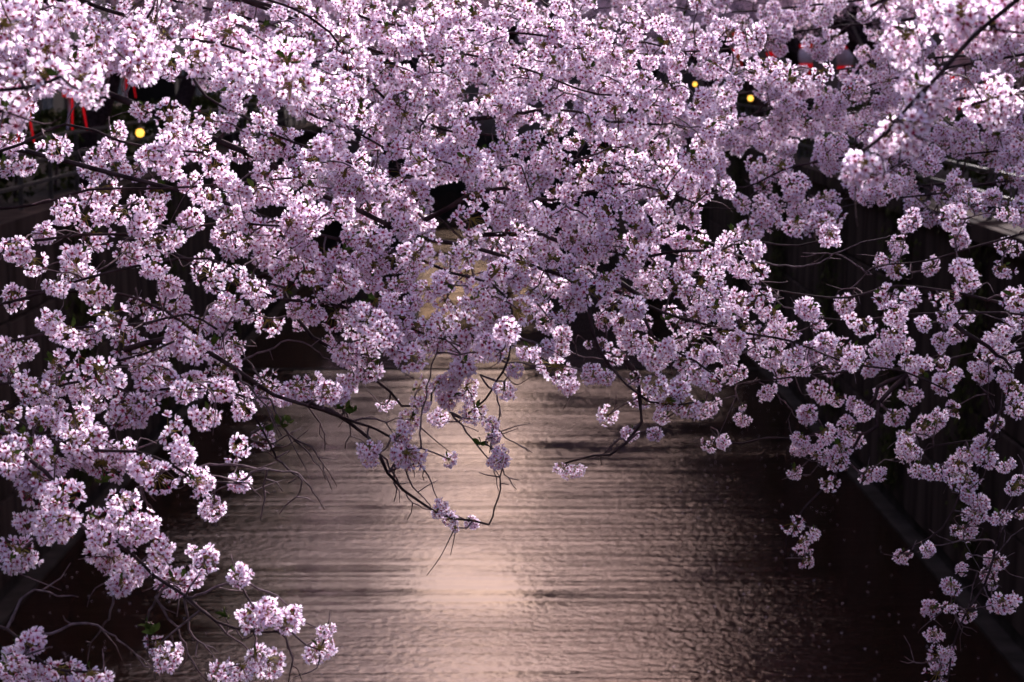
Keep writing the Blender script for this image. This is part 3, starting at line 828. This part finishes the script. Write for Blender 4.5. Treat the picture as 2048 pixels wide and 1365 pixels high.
ribbon('L1', 0, 52, 24, .84, .28)
ribbon('L1', 1, 22, 30, .84, .4)
ribbon('L1', 4, 7, 16, .8, .6)
for x, y, s in ((15, 232, .95), (150, 130, .7), (165, 165, .85), (185, 185, .5), (40, 160, 1), (90, 150, 1), (20, 110, 1), (60, 80, 1), (570, 130, .9), (600, 170, .9), (630, 186, .7)):
    put_cluster(x, y, ('L1',), s, .05)
for x, y, s in ((1930, 30, 1.1), (1960, 60, 1.05), (1915, 70, .9), (1990, 55, .8), (1945, 0, 1), (2040, 45, 1), (1815, 75, .75), (1800, 100, .7), (1835, 170, .85), (1850, 200, .85), (1838, 215, .7), (1790, 255, .9), (1820, 265, .85),
                (1775, 280, .7), (1730, 335, .85), (1712, 345, .6), (1985, 205, .85), (2015, 195, .7), (1955, 220, .6), (1765, 5, .7), (2035, 5, 1), (1870, 10, .8)):
    put_cluster(x, y, ('R1',), s * .85, .04)
for bi, n in enumerate((85, 40, 45, 40, 85)): ribbon('L5', bi, n, 42, 1.0, .2)
for bi, n in enumerate((85, 55, 80, 12, 25, 40)): ribbon('R3', bi, n, 32, .92, .15)
for bi, n in enumerate((65, 60, 70, 30, 70)): ribbon('R4', bi, n, 36, 1.1, .15)

GAPS = [(148, 165, 26), (112, 175, 14), (205, 150, 12), (280, 266, 12), (1390, 169, 16), (1501, 197, 24), (1475, 85, 6), (1612, 108, 8), (1920, 125, 20), (1985, 142, 6),
        (970, 255, 18), (900, 390, 34), (900, 470, 26), (760, 440, 18), (1480, 350, 26), (1440, 420, 30), (150, 240, 36), (240, 200, 34), (60, 390, 30), (250, 380, 30), (110, 350, 26), (1720, 470, 36), (1690, 520, 34), (1560, 530, 40), (1600, 545, 34), (1980, 460, 26), (1900, 330, 20), (1960, 350, 30),
        (380, 560, 18), (20, 420, 24), (190, 520, 20), (520, 690, 30), (600, 700, 30), (560, 730, 24), (100, 690, 20)]
clusters = [c for c in clusters if c[0] in ('L1', 'R1') or all((c[2] - a) ** 2 + (c[3] - b_) ** 2 > (r_ + 12) ** 2 for a, b_, r_ in GAPS)]
BARE = [('L2', [(480, 760), (520, 790), (545, 840), (560, 870)]), ('L2', [(540, 800), (580, 870), (610, 900), (650, 960)]), ('L2', [(560, 850), (620, 900), (640, 920), (660, 980)]),
        ('L2', [(490, 720), (560, 690), (620, 690), (680, 740)]), ('L2', [(500, 880), (545, 880), (600, 860)]), ('L2', [(390, 945), (430, 930), (520, 935), (585, 950), (600, 985), (570, 1030)]),
        ('L2', [(520, 935), (528, 980), (526, 1035)]), ('L2', [(585, 950), (600, 950), (620, 970), (650, 1020)]), ('L2', [(450, 960), (510, 975), (520, 1000)]),
        ('L2', [(308, 1196), (342, 1241), (376, 1306), (417, 1365)]), ('L2', [(390, 1200), (445, 1265), (492, 1300), (520, 1320)]), ('L2', [(386, 1196), (465, 1170), (540, 1185), (610, 1240), (642, 1258)]),
        ('L2', [(311, 1196), (297, 1240), (304, 1325), (311, 1365)]), ('L2', [(228, 1175), (215, 1250), (180, 1290), (178, 1330)]), ('L2', [(372, 1200), (385, 1270), (440, 1310)]),
        ('L2', [(561, 1267), (586, 1310), (575, 1365)]), ('L2', [(280, 980), (300, 1010), (310, 1050)]), ('L2', [(60, 1180), (120, 1190), (160, 1195)]), ('L2', [(100, 1270), (160, 1240), (240, 1280), (300, 1340)]),
        ('L3', [(762, 905), (790, 960), (825, 1005), (862, 1022)]), ('L3', [(800, 925), (828, 970), (860, 1020)]), ('L3', [(830, 925), (862, 965), (878, 1002)]), ('L3', [(790, 920), (795, 965), (783, 1000)]),
        ('L3', [(896, 826), (950, 890), (985, 920), (1000, 980)]), ('L3', [(905, 830), (980, 850), (1020, 880), (1060, 905)]), ('L3', [(984, 905), (1010, 945), (1040, 965)]), ('L3', [(640, 800), (690, 820), (700, 860), (690, 900)]),
        ('L3', [(600, 790), (640, 850), (650, 900)]), ('L3', [(964, 758), (1000, 800), (980, 880)]), ('L3', [(690, 690), (750, 680), (790, 700), (800, 740), (830, 760)]), ('L3', [(720, 840), (780, 850), (790, 880)]),
        ('L3', [(990, 717), (1050, 730), (1090, 728)]), ('L3', [(1240, 880), (1200, 910), (1180, 920)]), ('R2', [(1655, 920), (1620, 945), (1600, 950)]), ('R2', [(1555, 790), (1590, 830), (1610, 860)]),
        ('R2', [(1960, 1140), (1990, 1110), (2048, 1060)]), ('R2', [(1970, 1080), (1900, 1085), (1870, 1090), (1830, 1105)]), ('R2', [(1880, 1320), (1850, 1325), (1800, 1325)]), ('R2', [(1910, 1220), (1935, 1255), (1950, 1270)]),
        ('R2', [(1720, 945), (1760, 930), (1790, 915)]), ('R2', [(1740, 550), (1680, 510), (1600, 510)]), ('L3', [(1480, 510), (1560, 530), (1640, 525), (1720, 490), (1780, 470)])]
SPRIGS = [(705, 825), (690, 815), (960, 890), (300, 1258), (310, 1265), (560, 850), (575, 845), (455, 1235), (280, 490), (290, 500), (425, 690), (750, 735), (530, 860), (205, 965), (1330, 640), (1000, 290), (1070, 300), (1385, 480)]

# ------------------------------------------------------------------ build the near trees
print('clusters', len(clusters))


def wiggle(p, amp, seed):
    r = np.random.default_rng(seed)
    n = len(p)
    s = np.zeros((n, 3))
    for fr in (3, 7, 15):
        ph = r.uniform(0, 6.28, 3); am = r.normal(size=3) * amp / fr * 3
        s += np.sin(np.linspace(0, 1, n)[:, None] * fr * 2.2 + ph) * am
    w = np.minimum(np.linspace(0, 6, n), 1)[:, None]
    return p + s * w


def make_trunk(root, base, fork, r0):
    bx, by = base
    p = catmull(np.array([(0, 0, -.15), (0.02 * -np.sign(bx), .05, .7), (fork[0] - bx, (fork[1] - by) * .6, fork[2] - BANK - .25), (fork[0] - bx, fork[1] - by, fork[2] - BANK + .5)]), .12)
    rad = np.linspace(r0 * 1.15, r0 * .72, len(p)); rad[:3] *= (1.35, 1.2, 1.08)
    b = MB(); b.tube(wiggle(p, .015, int(abs(bx * 100 + by * 7))), rad, 12)
    return b.build('trunk', M['bark'], root, smooth=True)


def orient(dirup, r):
    q = Vector((0, 0, 1)).rotation_difference(Vector(dirup)) @ Quaternion((0, 0, 1), r.uniform(0, 6.28))
    return q


counts = {}
for tn, t in TREES.items():
    bx, by = t['base']
    root = link('cherry_tree', None, None, (bx, by, BANK))
    tag(root, t['label'], 'cherry tree', 'cherry trees in blossom along the canal')
    fork = np.array((bx - .55 * np.sign(bx), by, FORK_Z[tn]))
    make_trunk(root, t['base'], fork, .17)
    org = np.array((bx, by, BANK))
    for bi, bgh in enumerate(t['boughs']):
        P = np.array([at(*q) for q in bgh])
        off = bgh[0][0] < -80 or bgh[0][0] > 2100 or bgh[0][1] < -80
        br0 = BASE_R[tn]
        if off:
            a0 = fork + np.array((0, 0, .15 * (bi % 4)))
            mid_ = a0 * .5 + P[0] * .5 + np.array((0, 0, .35))
            P = np.vstack([a0, mid_, P])
        path = wiggle(catmull(P, .06), .024, hash_ := 31 * bi + len(tn) * 7 + ord(tn[1]))
        n = len(path)
        L = np.linalg.norm(np.diff(path, axis=0), axis=1).sum()
        rb = br0 * (.95 if bi % 4 == 0 else .6) if off else .006
        if tn == 'L3' and bi == 0: rb = .058
        s = np.linspace(0, 1, n)
        rad = rb * (1 - s) ** 1.5 + .0034
        if off: rad *= 1 + .0 * s
        mb = MB(); mb.tube(path - org, rad, 7, 0)
        nodes = [path]; nrad = [rad]
        mine = [c for c in clusters if c[0] == tn and c[1] == bi]
        targets = []
        for c in mine:
            p = at(c[2], c[3], c[4])
            targets.append((np.linalg.norm(path - p, axis=1).min(), p, c))
        targets.sort(key=lambda q: q[0])
        allp = path.copy(); allr = rad.copy()
        kids = []
        for k, (dist, p, c) in enumerate(targets):
            dd = np.linalg.norm(allp - p, axis=1)
            j = int((dd + 0.0).argmin())
            a = allp[j]
            vec = p - a; ln = np.linalg.norm(vec)
            if ln > .02:
                m = max(4, int(ln / .03))
                u = np.linspace(0, 1, m)[:, None]
                sag = np.array((0, 0, 1.0)) * ln * rng.uniform(-.15, .22)
                side_ = np.cross(vec, (0, 0, 1)) * rng.normal() * .12
                tw = a + vec * u + (sag + side_) * (np.sin(u * math.pi)) + rng.normal(size=(m, 3)) * .004 * np.minimum(u * 4, 1) * (u < .99)
                r0 = min(allr[j] * .8, .0075)
                rr = np.linspace(max(r0, .0030), .0024, m)
                mb.tube(tw - org, rr, 5, 1)
                allp = np.vstack([allp, tw[1:]]); allr = np.concatenate([allr, rr[1:]])
                up = (a - p) / ln * .5
            else:
                up = np.zeros(3)
            kids.append((p, c, up))
        for bt, poly in BARE:
            if bt != tn: continue
            nb = nearest_bough(poly[0][0], poly[0][1], (tn,))
            if nb[2] != bi: continue
            dpt = nb[3]
            q = np.array([at(x, y, dpt + .02 * i) for i, (x, y) in enumerate(poly)])
            j = int(np.linalg.norm(allp - q[0], axis=1).argmin())
            q = np.vstack([allp[j], q])
            tw = wiggle(catmull(q, .02), .006, int(poly[0][0]))
            tw += rng.normal(size=tw.shape) * .0022
            mb.tube(tw - org, np.linspace(.0042, .0016, len(tw)), 5, 1)
            for _ in range(2):   # short side shoots
                k0 = rng.integers(len(tw) // 4, len(tw) - 2)
                e = tw[k0] + (tw[-1] - tw[0]) / np.linalg.norm(tw[-1] - tw[0]) * rng.uniform(.02, .07) + rng.normal(size=3) * .035
                mb.tube(np.array([tw[k0], (tw[k0] + e) / 2 + rng.normal(size=3) * .006, e]) - org, np.array([.002, .0017, .0012]), 4, 1)
        for _ in range(int(L * 4)):   # fine bare shoots
            k0 = rng.integers(len(allp) // 3, len(allp))
            a = allp[k0]
            e = a + rng.normal(size=3) * np.array((.06, .06, .055)) + np.array((0, 0, -.02))
            tw = catmull(np.array([a, (a + e) / 2 + rng.normal(size=3) * .02, e]), .02)
            mb.tube(tw - org, np.linspace(.0025, .0011, len(tw)), 4, 1)
        bo = mb.build('bough', [M['bark'], M['twig']], root, smooth=True)
        bo_loc = org
        for p, c, up in kids:
            r = rng
            counts[tn] = counts.get(tn, 0) + 1
            small = c[6]
            me = SMALL[r.integers(len(SMALL))] if small else BIG[r.integers(len(BIG))]
            o = link('blossom_cluster', me, bo, tuple(p - org))
            v = up + r.normal(size=3) * .45 + np.array((0, 0, .75))
            o.rotation_mode = 'QUATERNION'
            o.rotation_quaternion = orient(v, r)
            sc = c[5] * (1.45 if small else 1.0) * r.uniform(.93, 1.05)
            o.scale = (sc, sc, sc)
        for sx, sy in SPRIGS:
            nb = nearest_bough(sx, sy, MID)
            if (nb[1], nb[2]) == (tn, bi):
                p = at(sx, sy, nb[3] - .03)
                j = int(np.linalg.norm(allp - p, axis=1).argmin())
                mb2 = allp[j]
                o = link('leaf_sprig', SPRIG[rng.integers(3)], bo, tuple(p - org))
                o.rotation_euler = (rng.normal() * .4, rng.normal() * .4, rng.uniform(0, 6)); o.scale = (.75, .75, .75)
print(counts)

# ------------------------------------------------------------------ trees further along the banks
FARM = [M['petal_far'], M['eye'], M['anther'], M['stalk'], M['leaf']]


def far_crown(seed, side, n=620, inner=2.2):
    """limbs arching over the water and the blossom bunches round them; origin at the foot of the tree"""
    r = np.random.default_rng(seed)
    limbs = MB(); bl = Bloom()
    tmpl = [cluster_mesh(seed * 10 + i, 40, .15, .1, 1.0, 0, True) for i in range(3)]
    tm = [(np.concatenate(b_.V), b_.F, b_.M, np.concatenate(b_.R)) for b_ in tmpl]
    tips = []
    for k in range(11):
        a = -1.25 + 2.5 * k / 10 + r.normal() * .12
        reach = r.uniform(3.6, 5.6) if abs(a) < .9 else r.uniform(2.6, 3.6)
        zt = r.uniform(2.7, 5.2)
        d = np.array((-side * math.cos(a), math.sin(a) * .95, 0))
        p = np.array([(-side * .5, 0, 2.1), d * reach * .35 + (-side * .5, 0, 2.9 + zt * .25), d * reach * .7 + (-side * .4, 0, 2.2 + zt * .75), d * reach + (0, 0, zt)])
        c = catmull(p, .25)
        limbs.tube(wiggle(c, .06, seed + k), np.linspace(.085, .012, len(c)), 6)
        tips.append(c[int(len(c) * .3):])
        for _ in range(5):
            q = c[r.integers(len(c) // 3, len(c))]
            e = q + r.normal(size=3) * np.array((.8, .8, .5)) + np.array((-side * .3, 0, -.1))
            c2 = catmull(np.array([q, (q + e) / 2 + r.normal(size=3) * .08, e]), .2)
            limbs.tube(c2, np.linspace(.025, .006, len(c2)), 5)
            tips.append(c2)
    allp = np.concatenate(tips)
    for _ in range(n):
        p = allp[r.integers(len(allp))] + r.normal(size=3) * np.array((.22, .22, .16))
        if p[2] < 2.75: continue
        V, Fc, Mt, Rd = tm[r.integers(3)]
        Mx = frame_to(r.normal(size=3), r.uniform(0, 6))
        bl.add(V @ Mx.T * r.uniform(.8, 1.25) + p, Fc, Mt, Rd, r.random())
    return limbs.mesh('limbs', M['bark'], True), bl.mesh('blossoms', FARM)


tb = MB(); tb.tube(wiggle(catmull(np.array([(0, 0, -.1), (.05, 0, .8), (-.25, .03, 1.6), (-.55, 0, 2.4)]), .15), .02, 4), np.linspace(.26, .17, 19)[:len(catmull(np.array([(0, 0, -.1), (.05, 0, .8), (-.25, .03, 1.6), (-.55, 0, 2.4)]), .15))], 10)
trunk_me = tb.mesh('trunk', M['bark'], True)
crowns = [far_crown(41, 1), far_crown(57, 1)]
k = 0
for side, ys in ((1, (21, 29, 38, 48, 59, 71)), (-1, (22, 30.5, 39, 49.5, 60, 73))):
    for i, y in enumerate(ys):
        x = 7.7 if side > 0 else -8.0
        root = link('cherry_tree', None, None, (x, y, BANK))
        root.scale = (1 if side > 0 else -1, 1 if (k % 3) else -1, 1 + .08 * (k % 2))
        tag(root, f'distant cherry tree on the {"right" if side > 0 else "left"} bank, {ordn[i]} beyond the near trees', 'cherry tree', 'cherry trees in blossom along the canal')
        link('trunk', trunk_me, root)
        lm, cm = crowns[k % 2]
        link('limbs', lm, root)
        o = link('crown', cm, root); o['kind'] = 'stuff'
        k += 1
for i, (x, y, sc) in enumerate(((-9, 128, 1.9), (0.5, 134, 2.0), (9.5, 127, 1.9))):
    root = link('cherry_tree', None, None, (x, y, BANK - 1))
    root.rotation_euler = (0, 0, R(90)); root.scale = (sc, sc, sc * 1.05)
    tag(root, f'{("left", "middle", "right")[i]} cherry tree of three closing the far end of the canal', 'cherry tree', 'cherry trees in blossom along the canal')
    link('trunk', trunk_me, root); link('limbs', crowns[i % 2][0], root)
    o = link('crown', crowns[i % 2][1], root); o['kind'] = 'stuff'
# upper crowns added over the near trees, above the frame, to shade the boughs
for tn, zoff, reach in (('L3', 2.9, 1.3), ('L4', 2.9, 1.0), ('R3', 2.9, .85), ('R4', 2.6, 1.1), ('R4', 3.3, 1.0)):
    for o in COL.objects:
        if o.name.startswith('cherry_tree') and o.get('label') == TREES[tn]['label']:
            sg = 1 if tn[0] == 'R' else -1
            for nm, me, fl in (('added_shade_limbs', crowns[0][0], 1), ('added_shade_crown', crowns[0][1], 1), ('added_shade_limbs', crowns[1][0], -1), ('added_shade_crown', crowns[1][1], -1)):
                c = link(nm, me, o, (0, .5, zoff)); c.scale = (sg * reach, .55 * fl, .75)
                if nm == 'added_shade_crown': c['kind'] = 'stuff'

# ------------------------------------------------------------------ lanterns, lamps, petals
M['lred'] = noise_mat('lantern_red', (.72, .010, .02), (.85, .02, .03), 9, .5)
_p = M['lred'].node_tree.nodes['Principled BSDF']; _p.inputs['Emission Color'].default_value = (1, .01, .02, 1); _p.inputs['Emission Strength'].default_value = .06   # bands lit from inside; streamers share the added glow
M['lwhite'] = noise_mat('lantern_paper', (.60, .42, .46), (.72, .55, .58), 9, .7)
M['lblack'] = noise_mat('lantern_cap', (.02, .02, .02), (.03, .03, .03), 9, .5)
M['ribbon'] = noise_mat('pale_ribbon', (.45, .42, .6), (.55, .52, .7), 9, .6)


def lantern(px, py, d, label, s=1.0):
    p = at(px, py, d)
    root = link('paper_lantern', None, None, tuple(p)); root.scale = (s, s, s)
    tag(root, label, 'lantern', 'red and pale paper lanterns strung along the banks')
    b = MB(); b.lathe([(.15, -.18), (.185, -.10), (.195, 0), (.185, .10), (.15, .18)], 14); b.build('paper_body', M['lwhite'], root, smooth=True)
    for z, zz in ((.19, .30), (-.31, -.19)):
        b = MB(); b.lathe([(.06, z), (.165, z + .01), (.17, (z + zz) / 2), (.165, zz - .01), (.06, zz)], 14); b.build('red_band', M['lred'], root, smooth=True)
    b = MB(); b.lathe([(.0, .36), (.07, .35), (.075, .30), (.05, .295)], 12); b.build('cap', M['lblack'], root)
    b = MB(); b.tube([(0, 0, .35), (0, 0, .75)], [.008, .008], 5); b.build('hanging_cord', M['lblack'], root)
    for k in range(3):
        a = k * 2.1 + .4
        b = MB(); b.tube([(.1 * math.cos(a), .1 * math.sin(a), -.30), (.12 * math.cos(a), .12 * math.sin(a), -.5), (.16 * math.cos(a), .13 * math.sin(a), -.75)], [.016, .016, .012], 5)
        b.build('streamer', M['ribbon'] if k == 1 else M['lred'], root)


lantern(148, 150, 30, 'red and pale paper lantern with streamers behind the top left bough', 1.1)
lantern(255, 125, 42, 'paper lantern just right of the streamered one at top left', 1.0)
lantern(40, 170, 26, 'paper lantern nearest the left edge of the picture', 1.0)
for (px, py, d), lb in zip(((1475, 85, 56), (1545, 90, 50), (1612, 112, 45), (1690, 115, 40), (1790, 128, 35), (1920, 128, 29.5), (1992, 140, 27)),
                           ('farthest left red lantern among the upper right blossoms', 'second red lantern from the left in the upper right row', 'third red lantern from the left in the upper right row',
                            'middle red lantern of the upper right row', 'third red lantern from the right in the upper right row', 'second red lantern from the right edge in the upper right row',
                            'red lantern nearest the right edge of the picture')):
    lantern(px, py, d, lb, .9)


def emit(name, col, st):
    m, nt, p = new_mat(name)
    p.inputs['Emission Color'].default_value = (*col, 1); p.inputs['Emission Strength'].default_value = st
    p.inputs['Base Color'].default_value = (.8, .6, .3, 1)
    return m


M['bulb'] = emit('lamp_glow', (1.0, .50, .06), .6)


def lamp(px, py, d, label):
    p = at(px, py, d)
    side = 1 if p[0] > 0 else -1
    gx = (W_R + .75 if side > 0 else W_L - .75)
    root = link('bank_lamp', None, None, (p[0], p[1], p[2])); root.scale = (.85, .85, .85)
    tag(root, label, 'lamp', 'small warm lamps along the banks')
    b = MB(); b.lathe([(.0, -.10), (.07, -.08), (.10, 0), (.075, .07), (.0, .10)], 12); b.build('glowing_globe', M['bulb'], root, smooth=True)
    b = MB(); b.lathe([(.03, .09), (.12, .10), (.02, .16), (0, .17)], 12); b.build('shade_cap', M['rail'], root)
    b = MB(); b.tube([(0, 0, -.09), (0, 0, (BANK - p[2]) / .85 - .02)], [.02, .025], 8); b.build('post', M['rail'], root)


lamp(280, 266, 39.5, 'small yellow lamp glowing among the left bank blossoms')
lamp(1390, 169, 78, 'farthest small yellow lamp left of the pair in the upper right')
lamp(1501, 197, 58, 'small yellow lamp right of the pair in the upper right')
lamp(1822, 287, 35, 'small orange lamp behind the blurred top right cluster')
lamp(1519, 55, 60, 'dim little lamp above the red lanterns')

# fallen petals floating on the water
pb = Bloom()
for _ in range(1700):
    y = 16 + 44 * rng.random() ** 1.3
    x = rng.uniform(W_L + .5, W_R - .5)
    if abs(x) < 3.2 and rng.random() < .7: continue
    s = rng.uniform(.010, .021); a = rng.uniform(0, 6.28)
    v = np.array([(-s, 0, 0), (0, -s * .6, .002), (s, 0, 0), (0, s * .6, .002)]) @ np.array(Matrix.Rotation(a, 3, 'Z')).T
    pb.add(v + np.array((x, y, .012)), [(0, 1, 2, 3)], [0], [.8] * 4, rng.random())
o = link('floating_petals', pb.mesh('floating_petals', [M['petal']]))
tag(o, 'pale fallen petals scattered on the dark water', 'petals', kind='stuff')
